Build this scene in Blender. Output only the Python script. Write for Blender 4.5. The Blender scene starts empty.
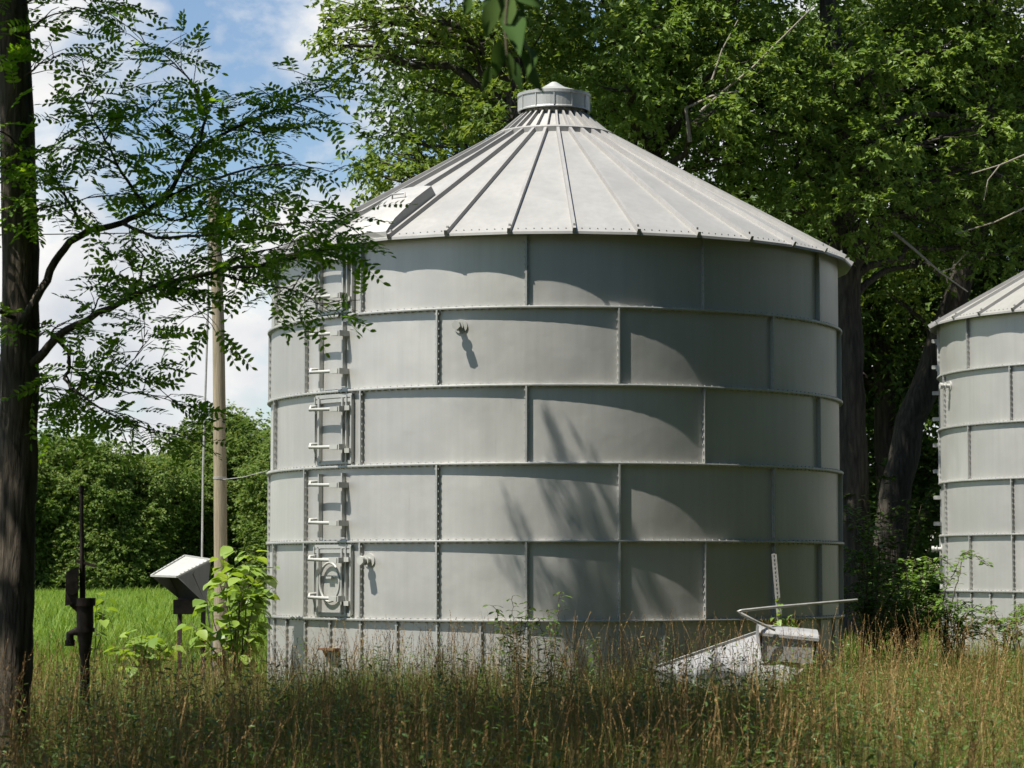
import bpy, math, random
import numpy as np
from mathutils import Vector
random.seed(7); rng = np.random.default_rng(11)
R = math.radians
C = bpy.context.scene.collection
PI = math.pi
F, PITCH, EYE = 2500.0, math.atan(182/2500), 1.6
SP, CP = math.sin(PITCH), math.cos(PITCH)

def P(px, py, Y):
    """point at distance Y (metres) that lies on the sight line of a photo pixel"""
    dx = (px-512)/F; dy = (384-py)/F
    fy = CP-dy*SP; fz = SP+dy*CP
    return Vector((dx*Y/fy, Y, EYE+fz*Y/fy))

# ------------------------------------------------------------------ helpers
class MB:
    def __init__(s): s.v = []; s.f = []; s.sm = []
    def add(s, vs, fs, smooth=False):
        b = len(s.v); s.v += [tuple(q) for q in vs]
        s.f += [tuple(b+i for i in q) for q in fs]; s.sm += [smooth]*len(fs)
    def hexa(s, p):   # 8 points: bottom loop 4, top loop 4
        s.add(p, [(0,3,2,1),(4,5,6,7),(0,1,5,4),(1,2,6,5),(2,3,7,6),(3,0,4,7)])
    def box(s, c, d, ax=None):
        c = Vector(c); X, Y, Z = ax if ax else (Vector((1,0,0)), Vector((0,1,0)), Vector((0,0,1)))
        x, y, z = X*d[0]/2, Y*d[1]/2, Z*d[2]/2
        s.hexa([c-x-y-z, c+x-y-z, c+x+y-z, c-x+y-z, c-x-y+z, c+x-y+z, c+x+y+z, c-x+y+z])
    def bar(s, a, b, w, h, up=(0,0,1)):
        a, b = Vector(a), Vector(b); z = (b-a); L = z.length; z.normalize()
        x = Vector(up).cross(z)
        if x.length < 1e-4: x = Vector((1,0,0)).cross(z)
        x.normalize(); y = z.cross(x)
        s.box((a+b)/2, (w, h, L), (x, y, z))
    def tube(s, pts, rad, n=8, cap=True, jit=0.0):
        pts = [Vector(p) for p in pts]
        if not hasattr(rad, '__len__'): rad = [rad]*len(pts)
        t0 = (pts[1]-pts[0]).normalized()
        u = t0.orthogonal().normalized(); vs = []
        for i, p in enumerate(pts):
            t = (pts[min(i+1, len(pts)-1)]-pts[max(i-1, 0)])
            if t.length < 1e-9: t = t0.copy()
            t.normalize(); u = (u-t*u.dot(t)).normalized(); w = t.cross(u)
            for k in range(n):
                a = 2*PI*k/n; r = rad[i]*(1+(random.uniform(-jit, jit) if jit else 0))
                vs.append(p+(u*math.cos(a)+w*math.sin(a))*r)
        fs = [(i*n+k, i*n+(k+1) % n, (i+1)*n+(k+1) % n, (i+1)*n+k) for i in range(len(pts)-1) for k in range(n)]
        s.add(vs, fs, True)
        if cap:
            m = len(vs)
            s.add(vs[:n], [tuple(range(n-1, -1, -1))]); s.add(vs[m-n:], [tuple(range(n))])
    def lathe(s, prof, n=64, smooth=True, ph=0.0):
        vs = []; m = len(prof)
        for k in range(n):
            a = 2*PI*k/n+ph
            for r, z in prof: vs.append((r*math.sin(a), -r*math.cos(a), z))
        fs = [(k*m+i, ((k+1) % n)*m+i, ((k+1) % n)*m+i+1, k*m+i+1) for k in range(n) for i in range(m-1)]
        s.add(vs, fs, smooth)
    def build(s, name, mat, parent=None):
        me = bpy.data.meshes.new(name); me.from_pydata(s.v, [], s.f)
        me.polygons.foreach_set('use_smooth', s.sm); me.update()
        o = bpy.data.objects.new(name, me); C.objects.link(o); me.materials.append(mat)
        if parent: o.parent = parent
        return o

def fast_mesh(name, V, Fc, mat, parent=None, smooth=False):
    """V (n,3), Fc (m,k) all faces with k corners"""
    me = bpy.data.meshes.new(name); k = Fc.shape[1]; m = len(Fc)
    me.vertices.add(len(V)); me.vertices.foreach_set('co', V.astype(np.float32).ravel())
    me.loops.add(m*k); me.loops.foreach_set('vertex_index', Fc.astype(np.int32).ravel())
    me.polygons.add(m); me.polygons.foreach_set('loop_start', np.arange(0, m*k, k, dtype=np.int32))
    me.polygons.foreach_set('loop_total', np.full(m, k, dtype=np.int32))
    if smooth: me.polygons.foreach_set('use_smooth', np.ones(m, dtype=bool))
    me.update(calc_edges=True); me.materials.append(mat)
    o = bpy.data.objects.new(name, me); C.objects.link(o)
    if parent: o.parent = parent
    return o

def tag(o, label, cat, group=None):
    o['label'] = label; o['category'] = cat
    if group: o['group'] = group
    return o
def thing(name, label, cat, loc=(0,0,0), group=None):
    o = bpy.data.objects.new(name, None); C.objects.link(o); o.location = loc
    o.empty_display_size = .2
    return tag(o, label, cat, group)
def kind(o, k): o['kind'] = k; return o
def copy_tree(o, parent=None):
    c = o.copy(); C.objects.link(c); c.parent = parent
    for ch in list(o.children): copy_tree(ch, c)
    return c
def localise(o, loc):      # move a root mesh's vertices so that its origin is at loc
    loc = Vector(loc)
    for v in o.data.vertices: v.co -= loc
    o.location = loc
    return o

# ------------------------------------------------------------------ materials
def nodes(name):
    m = bpy.data.materials.new(name); m.use_nodes = True
    nt = m.node_tree; b = nt.nodes['Principled BSDF']
    return m, nt, b
def N(nt, t, **kw):
    n = nt.nodes.new(t)
    for k, v in kw.items():
        if k in n.inputs: n.inputs[k].default_value = v
        else: setattr(n, k, v)
    return n
def ramp(nt, fac, stops):
    r = N(nt, 'ShaderNodeValToRGB'); e = r.color_ramp.elements
    while len(e) < len(stops): e.new(0.5)
    for i, (p, c) in enumerate(stops): e[i].position = p; e[i].color = (*c, 1)
    nt.links.new(fac, r.inputs[0]); return r.outputs[0]
def coords(nt, scale):
    tc = N(nt, 'ShaderNodeTexCoord'); mp = N(nt, 'ShaderNodeMapping'); mp.inputs['Scale'].default_value = scale
    nt.links.new(tc.outputs['Object'], mp.inputs[0]); return mp.outputs[0]
def noise(nt, vec, scale, detail=4, rough=.55):
    n = N(nt, 'ShaderNodeTexNoise', Scale=scale, Detail=detail, Roughness=rough)
    nt.links.new(vec, n.inputs['Vector']); return n.outputs[0]
def bump(nt, b, h, strength, dist=.02):
    n = N(nt, 'ShaderNodeBump', Strength=strength, Distance=dist)
    nt.links.new(h, n.inputs['Height']); nt.links.new(n.outputs[0], b.inputs['Normal'])

def steel(name, c0, c1, metal, rough, stain=.35):
    m, nt, b = nodes(name)
    streak = noise(nt, coords(nt, (9, 9, .5)), 1.6, 5)
    blot = noise(nt, coords(nt, (1, 1, 1)), 1.3, 6, .65)
    fine = noise(nt, coords(nt, (1, 1, 1)), 60, 3, .7)
    mx = N(nt, 'ShaderNodeMath', operation='MULTIPLY'); nt.links.new(streak, mx.inputs[0]); nt.links.new(blot, mx.inputs[1])
    ad = N(nt, 'ShaderNodeMath', operation='MULTIPLY_ADD'); nt.links.new(fine, ad.inputs[0]); ad.inputs[1].default_value = .09; nt.links.new(mx.outputs[0], ad.inputs[2])
    col = ramp(nt, ad.outputs[0], [(.05, c0), (.62, c1)])
    # rusty dribbles
    dr = noise(nt, coords(nt, (7, 7, .35)), 2.3, 4, .7)
    dk = ramp(nt, dr, [(.66, (0, 0, 0)), (.86, (stain, stain, stain))])
    mix = N(nt, 'ShaderNodeMixRGB'); nt.links.new(dk, mix.inputs[0]); nt.links.new(col, mix.inputs[1]); mix.inputs[2].default_value = (.20, .165, .12, 1)
    oi = N(nt, 'ShaderNodeObjectInfo'); tv = N(nt, 'ShaderNodeMapRange'); nt.links.new(oi.outputs['Random'], tv.inputs[0]); tv.inputs[3].default_value = .88; tv.inputs[4].default_value = 1.06   # every sheet weathers a little differently
    hv = N(nt, 'ShaderNodeHueSaturation'); nt.links.new(tv.outputs[0], hv.inputs['Value']); nt.links.new(mix.outputs[0], hv.inputs['Color'])
    nt.links.new(hv.outputs[0], b.inputs['Base Color'])
    b.inputs['Metallic'].default_value = metal
    rr = N(nt, 'ShaderNodeMapRange'); nt.links.new(blot, rr.inputs[0]); rr.inputs[1].default_value = .3; rr.inputs[2].default_value = .7
    rr.inputs[3].default_value = rough-.05; rr.inputs[4].default_value = rough+.08
    nt.links.new(rr.outputs[0], b.inputs['Roughness'])
    bump(nt, b, noise(nt, coords(nt, (1, 1, 1)), 2.2, 3), .11, .05)
    return m
M = {}
M['wall'] = steel('galvanised_wall', (.475, .462, .435), (.58, .566, .535), .65, .50)
M['flange'] = steel('galvanised_flange', (.40, .40, .38), (.56, .56, .53), .55, .5, .6)
M['roof'] = steel('galvanised_roof', (.285, .28, .264), (.38, .373, .354), .3, .52, .25)
M['rib'] = steel('galvanised_rib', (.28, .27, .255), (.40, .39, .37), .3, .5, .5)
M['sheet'] = steel('weathered_sheet', (.22, .22, .22), (.36, .36, .36), .2, .5, .8)
M['paint'] = steel('silver_paint', (.32, .32, .30), (.48, .48, .445), .1, .5, .6)

def plain(name, c0, c1, rough=.7, scale=8, metal=0, stretch=(1,1,1), bmp=.3):
    m, nt, b = nodes(name)
    n = noise(nt, coords(nt, stretch), scale, 6, .65)
    nt.links.new(ramp(nt, n, [(.3, c0), (.7, c1)]), b.inputs['Base Color'])
    b.inputs['Roughness'].default_value = rough; b.inputs['Metallic'].default_value = metal
    bump(nt, b, n, bmp, .02)
    return m
M['iron'] = plain('rusty_iron', (.025, .018, .014), (.06, .04, .03), .75, 14, .3)
M['rust'] = plain('rust', (.10, .045, .02), (.2, .11, .06), .9, 14, 0)
M['pole'] = plain('weathered_pole_wood', (.17, .14, .09), (.34, .285, .195), .85, 3, 0, (14, 14, .7), .5)
M['wire'] = plain('wire_metal', (.30, .29, .27), (.45, .44, .41), .5, 10, .4)
M['black_wire'] = plain('black_wire', (.02, .02, .02), (.04, .04, .04), .6, 10)
M['hood_shade'] = plain('hood_mouth_shade', (.03, .03, .028), (.06, .055, .05), .8, 6)  # near black: the shade under the open hood is put into the colour

def bark(name, c0, c1, sc=1.0):
    m, nt, b = nodes(name)
    v = coords(nt, (16*sc, 16*sc, 2.2*sc))
    n1 = noise(nt, v, 1.3, 7, .65)
    vo = N(nt, 'ShaderNodeTexVoronoi', Scale=1.1); vo.feature = 'DISTANCE_TO_EDGE'; nt.links.new(v, vo.inputs['Vector'])
    mu = N(nt, 'ShaderNodeMath', operation='MULTIPLY_ADD'); nt.links.new(vo.outputs[0], mu.inputs[0]); mu.inputs[1].default_value = .7; nt.links.new(n1, mu.inputs[2])
    nt.links.new(ramp(nt, mu.outputs[0], [(.35, c0), (.85, c1)]), b.inputs['Base Color'])
    b.inputs['Roughness'].default_value = .9; b.inputs['Specular IOR Level'].default_value = .2
    bump(nt, b, mu.outputs[0], .9, .04)
    return m
M['bark_locust'] = bark('bark_locust', (.045, .037, .028), (.15, .125, .095), 1.3)
M['bark'] = bark('bark_grey_brown', (.026, .023, .019), (.088, .076, .060), .8)
M['deadwood'] = plain('bare_dead_wood', (.15, .13, .10), (.30, .27, .21), .85, 6, 0, (6, 6, 6))
M['twig'] = plain('twig_bark', (.06, .05, .03), (.12, .10, .06), .85, 8)

def leaf(name, stops, trans=.35, rough=.45, patch=.35, gloss=.4):
    m, nt, b = nodes(name)
    g = N(nt, 'ShaderNodeNewGeometry')
    nz = noise(nt, coords(nt, (1, 1, 1)), .6, 3)
    ma = N(nt, 'ShaderNodeMixRGB'); ma.inputs[0].default_value = patch
    nt.links.new(g.outputs['Random Per Island'], ma.inputs[1]); nt.links.new(nz, ma.inputs[2])
    col = ramp(nt, ma.outputs[0], stops)
    nt.links.new(col, b.inputs['Base Color']); b.inputs['Roughness'].default_value = rough
    b.inputs['Specular IOR Level'].default_value = gloss
    tr = N(nt, 'ShaderNodeBsdfTranslucent')
    hs = N(nt, 'ShaderNodeHueSaturation', Saturation=1.1, Value=1.5); hs.inputs['Hue'].default_value = .485
    nt.links.new(col, hs.inputs['Color']); nt.links.new(hs.outputs[0], tr.inputs[0])
    mx = N(nt, 'ShaderNodeMixShader'); mx.inputs[0].default_value = trans
    nt.links.new(b.outputs[0], mx.inputs[1]); nt.links.new(tr.outputs[0], mx.inputs[2])
    nt.links.new(mx.outputs[0], nt.nodes['Material Output'].inputs[0])
    return m
M['maple'] = leaf('maple_leaf', [(.15, (.06, .11, .018)), (.5, (.13, .21, .036)), (.85, (.24, .31, .085))], .38, .5, .55, .22)
M['maple_pale'] = leaf('maple_leaf_pale', [(.15, (.06, .11, .018)), (.5, (.125, .19, .03)), (.85, (.21, .26, .065))], .42, .5, .5, .22)
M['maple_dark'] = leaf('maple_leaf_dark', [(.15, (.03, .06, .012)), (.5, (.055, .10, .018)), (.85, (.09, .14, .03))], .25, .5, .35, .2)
M['far_leaf'] = leaf('far_leaf', [(.15, (.055, .105, .02)), (.5, (.105, .165, .034)), (.85, (.19, .23, .07))], .35, .6, .35, .15)
M['locust_leaf'] = leaf('locust_leaf', [(.15, (.07, .17, .02)), (.5, (.13, .26, .03)), (.85, (.22, .33, .05))], .6, .55, .35, .15)
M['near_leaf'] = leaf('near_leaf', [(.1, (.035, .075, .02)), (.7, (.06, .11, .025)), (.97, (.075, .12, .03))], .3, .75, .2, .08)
M['sapling_leaf'] = leaf('sapling_leaf', [(.15, (.12, .20, .03)), (.6, (.19, .29, .045)), (.9, (.27, .35, .07))], .4)
M['shrub_leaf'] = leaf('shrub_leaf', [(.15, (.06, .12, .022)), (.5, (.11, .20, .036)), (.9, (.18, .27, .06))], .35)
M['grass'] = leaf('grass_blade', [(.12, (.05, .085, .015)), (.45, (.10, .145, .022)), (.64, (.17, .165, .04)), (.88, (.30, .22, .085))], .3, .5, .5, .25)
M['seed'] = leaf('seed_stem', [(.1, (.13, .075, .032)), (.5, (.28, .175, .07)), (.9, (.44, .31, .14))], .15, .7, .4, .15)
M['weed'] = leaf('weed_leaf', [(.15, (.045, .09, .02)), (.5, (.08, .14, .03)), (.9, (.13, .19, .05))], .35)
M['crop'] = leaf('crop_leaf', [(.15, (.06, .12, .018)), (.45, (.12, .20, .03)), (.72, (.18, .25, .045)), (.94, (.28, .28, .10))], .35, .6, .5, .15)

# ------------------------------------------------------------------ foliage
def norm(a): return a/np.maximum(np.linalg.norm(a, axis=1, keepdims=True), 1e-9)
T_RHOMB = (np.array([(0,0,0),(.38,.5,.10),(1,0,0),(.38,-.5,.10)]), np.array([(0,2,1),(0,3,2)]))
T_MAPLE = (np.array([(0,0,0),(.22,.55,.10),(.48,.24,.05),(1,0,-.06),(.48,-.24,.05),(.22,-.55,.10)]), np.array([(0,3,2,1),(0,5,4,3)]))
T_OVAL = (np.array([(0,0,0),(.28,.42,.06),(.68,.42,.06),(1,0,0),(.68,-.42,.06),(.28,-.42,.06)]), np.array([(0,3,2,1),(0,5,4,3)]))
T_BROAD = (np.array([(0,0,0),(.08,.20,.03),(.28,.44,.08),(.55,.42,.07),(.80,.22,.0),(1,0,-.10),(.80,-.22,.0),(.55,-.42,.07),(.28,-.44,.08),(.08,-.20,.03),(.28,0,.0),(.55,0,.0)]),
           np.array([(0,10,2,1),(10,11,3,2),(11,5,4,3),(0,9,8,10),(10,8,7,11),(11,7,6,5)]))
T_HEART = (np.array([(0,0,0),(-.13,.26,.03),(.12,.52,.10),(.5,.40,.06),(1,0,-.14),(.5,-.40,.06),(.12,-.52,.10),(-.13,-.26,.03),(.5,0,-.03)]),
           np.array([(0,8,2,1),(8,4,3,2),(0,7,6,8),(8,6,5,4)]))
def leaves(pos, ax, nrm, ln, wd, T):
    tv, tf = T; n = len(pos)
    ax = norm(ax); sd = norm(np.cross(nrm, ax)); nn = np.cross(ax, sd)
    V = (pos[:, None, :] + ax[:, None, :]*(tv[None, :, 0:1]*ln[:, None, None])
         + sd[:, None, :]*(tv[None, :, 1:2]*wd[:, None, None]) + nn[:, None, :]*(tv[None, :, 2:3]*ln[:, None, None]))
    Fc = tf[None] + (np.arange(n)*len(tv))[:, None, None]
    return V.reshape(-1, 3), Fc.reshape(-1, tf.shape[1])

def spray_leaves(sp, sd, L, nl, lsize, T, up=.7):
    """sp: spray origins (n,3), sd: spray directions, L spray length, nl leaves per spray"""
    n = len(sp); t = np.tile(np.linspace(.1, 1, nl), n)[:, None]
    A = np.repeat(norm(sd), nl, 0); O = np.repeat(sp, nl, 0); LL = np.repeat(np.asarray(L)*rng.uniform(.7, 1.3, n), nl)[:, None]
    up_ = np.array([0, 0, 1.0]); side = norm(np.cross(A, up_)+1e-6)
    sgn = np.tile(np.where(np.arange(nl) % 2 == 0, 1, -1), n)[:, None]
    pos = O + A*t*LL + np.array([0, 0, -1.0])*(t**2)*LL*.22 + rng.normal(0, .035, (n*nl, 3))*LL*2
    ax = A*rng.uniform(.2, .9, (n*nl, 1)) + side*sgn*rng.uniform(.3, 1, (n*nl, 1)) + rng.normal(0, .3, (n*nl, 3)) + np.array([0, 0, -.35])
    nr = np.array([0, 0, up]) + rng.normal(0, .5, (n*nl, 3))
    ln = lsize*rng.uniform(.6, 1.25, n*nl)
    return leaves(pos, ax, nr, ln, ln*rng.uniform(.45, .75, n*nl), T)

def lobe_sprays(lobes, per_m2):
    """lobes: list of (centre, radius). Sprays spread through each lobe, more towards its skin."""
    sp, sd = [], []
    for c, r in lobes:
        n = max(8, int(per_m2*r*r)); d = norm(rng.normal(0, 1, (n, 3)))
        rr = r*rng.uniform(.1, 1.0, (n, 1))**.55*rng.uniform(.75, 1.15, (n, 1))
        p = np.array(c)[None] + d*rr*np.array([1.15, 1.15, .72])
        sp.append(p); sd.append(d*np.array([1, 1, .5]) + rng.normal(0, .45, (n, 3)) + np.array([0, 0, .1]))
    return np.vstack(sp), np.vstack(sd)

def wob(a, b, n, amp):
    a, b = Vector(a), Vector(b); L = (b-a).length; out = []
    for i in range(n+1):
        t = i/n; w = math.sin(PI*t)*amp*L
        out.append(a.lerp(b, t)+Vector((random.uniform(-w, w), random.uniform(-w, w), random.uniform(-w, w)*.6)))
    return out

def big_tree(name, label, trunk_pts, r0, r1, lobes, leaf_mat, lsize, per_m2, group, spray=.55, nl=14, dead=None, bark_m='bark', T=T_MAPLE, shrink=1.0):
    lobes = [(c, r*shrink*random.uniform(.8, 1.15)) if shrink < 1 else (c, r) for c, r in lobes]
    base = Vector(trunk_pts[0]); root = thing(name, label, 'tree', base, group)
    mb = MB(); pts = []
    tp = [Vector(p) for p in trunk_pts]
    for i in range(len(tp)-1):
        for k in range(5): pts.append(tp[i].lerp(tp[i+1], k/5)+Vector((random.uniform(-1, 1), random.uniform(-1, 1), 0))*r0*.10)
    pts.append(tp[-1])
    n = len(pts); rad = [r1+(r0-r1)*(1-i/(n-1))**.8 for i in range(n)]
    rad[0] *= 1.45; rad[1] *= 1.12
    mb.tube(pts, rad, 14, jit=.05)
    for c, r in lobes:
        c = Vector(c); best = min(range(n), key=lambda i: (pts[i]-c).length + (2.0 if pts[i].z > c.z-.6 else 0)+(4 if i < n*.25 else 0))
        a = pts[best]; q = wob(a, c, 6, .09); ra = min(rad[best]*.5, .022+.014*(c-a).length)
        for j in range(len(q)): q[j].z += .10*(c-a).length*math.sin(PI*j/6)
        mb.tube(q, [ra*(1-j/6)+.014 for j in range(7)], 7)
        for k in range(4):
            e = c+Vector((random.gauss(0, 1), random.gauss(0, 1), random.gauss(0, .7))).normalized()*r*.95
            s = q[random.choice((3, 4, 5))]
            mb.tube(wob(s, e, 4, .1), [.02, .016, .012, .009, .006], 5)
    mb.v = [tuple(Vector(v)-base) for v in mb.v]
    mb.build('trunk', M[bark_m], root)
    sp, sd = lobe_sprays(lobes, per_m2)
    V, Fc = spray_leaves(sp, sd, spray, nl, lsize, T)
    fast_mesh('crown', V-np.array(base), Fc, M[leaf_mat], root)
    if dead:
        for q in dead:
          for w in q:
            db = MB(); db.tube([Vector(p)-base for p in w[0]], [w[1]*(1-i/len(w[0]))+.004 for i in range(len(w[0]))], 6)
            db.build('dead_branch', M['deadwood'], root)
    return root

# ------------------------------------------------------------------ world, sun, camera
SUN_EL, SUN_AZ = R(62), R(-59)    # azimuth from -Y (towards the camera) to -X
sv = Vector((math.sin(SUN_AZ)*math.cos(SUN_EL), -math.cos(SUN_AZ)*math.cos(SUN_EL), math.sin(SUN_EL)))
w = bpy.data.worlds.new('World'); bpy.context.scene.world = w; w.use_nodes = True
nt = w.node_tree; bg = nt.nodes['Background']
sky = N(nt, 'ShaderNodeTexSky'); sky.sky_type = 'NISHITA'; sky.sun_disc = False
sky.sun_elevation = SUN_EL; sky.sun_rotation = math.atan2(sv.x, sv.y) % (2*PI)
sky.air_density = 1.0; sky.dust_density = .1; sky.ozone_density = 2.5
tc = N(nt, 'ShaderNodeTexCoord'); mp = N(nt, 'ShaderNodeMapping'); mp.inputs['Scale'].default_value = (1, 1, 1.5); mp.inputs['Location'].default_value = (7.349, 2, 1.016)
nt.links.new(tc.outputs['Generated'], mp.inputs[0])
cn = N(nt, 'ShaderNodeTexNoise', Scale=9.0, Detail=9, Roughness=.56, Distortion=.15); nt.links.new(mp.outputs[0], cn.inputs['Vector'])
cm = ramp(nt, cn.outputs[0], [(.445, (.10, .10, .10)), (.55, (1, 1, 1))])
cs = N(nt, 'ShaderNodeTexNoise', Scale=14.0, Detail=6, Roughness=.5); nt.links.new(mp.outputs[0], cs.inputs['Vector'])
cc = ramp(nt, cs.outputs[0], [(.35, (6.9, 7.3, 7.9)), (.6, (10.2, 10.1, 9.9))])
sx = N(nt, 'ShaderNodeSeparateXYZ'); nt.links.new(tc.outputs['Generated'], sx.inputs[0])   # few clouds overhead, many low down
el = N(nt, 'ShaderNodeMapRange'); nt.links.new(sx.outputs[2], el.inputs[0]); el.inputs[1].default_value = .2; el.inputs[2].default_value = .36; el.inputs[3].default_value = 1; el.inputs[4].default_value = .06
cl = N(nt, 'ShaderNodeMath', operation='MULTIPLY'); nt.links.new(cm, cl.inputs[0]); nt.links.new(el.outputs[0], cl.inputs[1])
mx = N(nt, 'ShaderNodeMixRGB'); nt.links.new(cl.outputs[0], mx.inputs[0]); hz = N(nt, 'ShaderNodeHueSaturation', Saturation=1.1, Value=1.3); nt.links.new(sky.outputs[0], hz.inputs['Color']); nt.links.new(hz.outputs[0], mx.inputs[1]); nt.links.new(cc, mx.inputs[2])
nt.links.new(mx.outputs[0], bg.inputs[0]); bg.inputs[1].default_value = .05
sd_ = bpy.data.lights.new('sun', 'SUN'); sd_.energy = 5.0; sd_.angle = R(.53); sd_.color = (1, .955, .87)
so = bpy.data.objects.new('sun', sd_); C.objects.link(so); so.rotation_euler = sv.to_track_quat('Z', 'Y').to_euler(); so.location = (-20, -10, 40)
cam = bpy.data.cameras.new('camera'); co = bpy.data.objects.new('camera', cam); C.objects.link(co)
co.location = (0, 0, EYE); co.rotation_euler = (PI/2+PITCH, 0, 0)
cam.dof.use_dof = True; cam.dof.focus_distance = 27.0; cam.dof.aperture_fstop = 8.0
cam.sensor_width = 36; cam.lens = F*36/1024; cam.clip_end = 5000; cam.clip_start = .1
sc = bpy.context.scene; sc.camera = co
sc.view_settings.view_transform = 'Standard'; sc.view_settings.look = 'None'; sc.view_settings.exposure = .95
sc.render.resolution_x = 1024; sc.render.resolution_y = 768

# ------------------------------------------------------------------ ground and field
gm, nt, b = nodes('meadow_soil')
n1 = noise(nt, coords(nt, (1, 1, 1)), .35, 6, .6); n2 = noise(nt, coords(nt, (1, 1, 1)), 9, 6, .7)
ma = N(nt, 'ShaderNodeMixRGB'); ma.inputs[0].default_value = .6; nt.links.new(n1, ma.inputs[1]); nt.links.new(n2, ma.inputs[2])
nt.links.new(ramp(nt, ma.outputs[0], [(.3, (.025, .032, .01)), (.5, (.05, .06, .018)), (.7, (.085, .08, .035))]), b.inputs['Base Color'])
b.inputs['Roughness'].default_value = 1; b.inputs['Specular IOR Level'].default_value = .05; bump(nt, b, n2, .8, .08)
g = MB(); xs = [-2000, -300, -60, -20, 0, 20, 60, 300, 2000]; ys = [-200, -20, 0, 20, 40, 80, 160, 500, 3000]
for j in range(8):
    for i in range(8): g.add([(xs[i], ys[j], 0), (xs[i+1], ys[j], 0), (xs[i+1], ys[j+1], 0), (xs[i], ys[j+1], 0)], [(0, 1, 2, 3)])
kind(g.build('ground', gm), 'structure')
fm, nt, b = nodes('field_green')
n1 = noise(nt, coords(nt, (1, .25, 1)), .5, 6, .65)
nt.links.new(ramp(nt, n1, [(.3, (.09, .15, .03)), (.55, (.14, .22, .045)), (.75, (.19, .25, .07))]), b.inputs['Base Color'])
b.inputs['Roughness'].default_value = 1; b.inputs['Specular IOR Level'].default_value = .05; bump(nt, b, n1, 1, .2)
g = MB(); g.add([(-80, 36, .004), (60, 56, .004), (60, 175, .004), (-80, 175, .004)], [(0, 1, 2, 3)])
kind(g.build('field', fm), 'structure')

def blades(pos, h, wd, bend, mat, name, segs=3):
    n = len(pos); a = rng.uniform(0, 2*PI, n); bd = np.stack([np.cos(a), np.sin(a), np.zeros(n)], 1)
    a2 = a+PI/2+rng.normal(0, .5, n); sdv = np.stack([np.cos(a2), np.sin(a2), np.zeros(n)], 1)
    V = np.zeros((n, segs+1, 2, 3)); up = np.array([0, 0, 1.0])
    for k in range(segs+1):
        t = k/segs
        c = pos + up*(h*(t-.30*bend*t**3))[:, None] + bd*(h*bend*.75*t**2.2)[:, None]
        wk = (wd*(1-.93*t**1.5))[:, None]*sdv
        V[:, k, 0] = c-wk/2; V[:, k, 1] = c+wk/2
    idx = np.arange(n)[:, None]*(2*(segs+1))
    Fc = np.stack([np.concatenate([idx+2*k, idx+2*k+1, idx+2*k+3, idx+2*k+2], 1) for k in range(segs)], 1).reshape(-1, 4)
    return V.reshape(-1, 3), Fc
def vnoise(x, y, s, seed=0):
    r = np.random.default_rng(seed); v = np.zeros_like(x)
    for k in range(6):
        a = r.uniform(0, 2*PI); f = s*r.uniform(.6, 1.7); ph = r.uniform(0, 2*PI)
        v += np.sin((x*math.cos(a)+y*math.sin(a))*f+ph)
    return v/6
def in_bin(x, y, pad=.0): return ((x-.5)**2+(y-29.4)**2 < (3.34+pad)**2) | ((x-9.85)**2+(y-38.2)**2 < (3.34+pad)**2)
def sample(n, y0, y1, xl, xr):
    y = rng.uniform(y0, y1, n); x = xl(y)+(xr(y)-xl(y))*rng.uniform(0, 1, n)
    k = ~in_bin(x, y, .05); return x[k], y[k]
EDGE = lambda y: -.2048*y-1.6
EDGER = lambda y: .2048*y+1.6
# meadow in front of the bins
x, y = sample(270000, 7.5, 29.5, EDGE, EDGER)
k = (y < 27.5) | (x > 3.2); x, y = x[k], y[k]
hm = .68+.20*vnoise(x, y, 1.2, 3)+.16*vnoise(x, y, 4, 4)
hm *= np.where((x > 1.2) & (x < 3.4) & (y > 21.5), .95, 1)
hm *= np.where((x < -1.9) & (y > 20), np.clip(1-(y-20)*.05, .5, 1), 1)
h = hm*rng.uniform(.40, 1.0, len(x))+(rng.uniform(0, 1, len(x))**6)*.35; pos = np.stack([x, y, np.zeros_like(x)], 1)
ex, ey = rng.uniform(1.3, 3.3, 3200), rng.normal(24.2, .35, 3200)     # taller tuft in front of the hopper
pos = np.vstack([pos, np.stack([ex, ey, ex*0], 1)]); h = np.concatenate([h, rng.uniform(.38, .74, 3200)])
x = pos[:, 0]; y = pos[:, 1]
V, Fc = blades(pos, h, rng.uniform(.003, .008, len(x)), rng.uniform(.1, .9, len(x)), None, '')
kind(fast_mesh('meadow_grass', V, Fc, M['grass']), 'stuff')
# grass further back, between and beside the bins
x, y = sample(50000, 29.5, 46, lambda y: -.2048*y-2, lambda y: .2048*y+2)
k = ~((x > -2.6) & (x < 3.4) & (y > 27)) ; x, y = x[k], y[k]
h = rng.uniform(.25, .6, len(x))*np.where(x > 3, 1.3, 1)
V, Fc = blades(np.stack([x, y, np.zeros_like(x)], 1), h, rng.uniform(.008, .016, len(x)), rng.uniform(.1, .8, len(x)), None, '')
kind(fast_mesh('grass_around_bins', V, Fc, M['crop']), 'stuff')
# the meadow goes on beside and behind the viewer
x = rng.uniform(-16, 18, 90000); y = rng.uniform(-6, 46, 90000)
k = ((np.abs(x) > .2048*y+1.6) | (y < 7)) & ~in_bin(x, y, .05); x, y = x[k], y[k]
h = rng.uniform(.3, .8, len(x)); V, Fc = blades(np.stack([x, y, np.zeros_like(x)], 1), h, rng.uniform(.010, .022, len(x)), rng.uniform(.2, .9, len(x)), None, '')
kind(fast_mesh('outer_meadow_grass', V, Fc, M['grass']), 'stuff')
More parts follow.
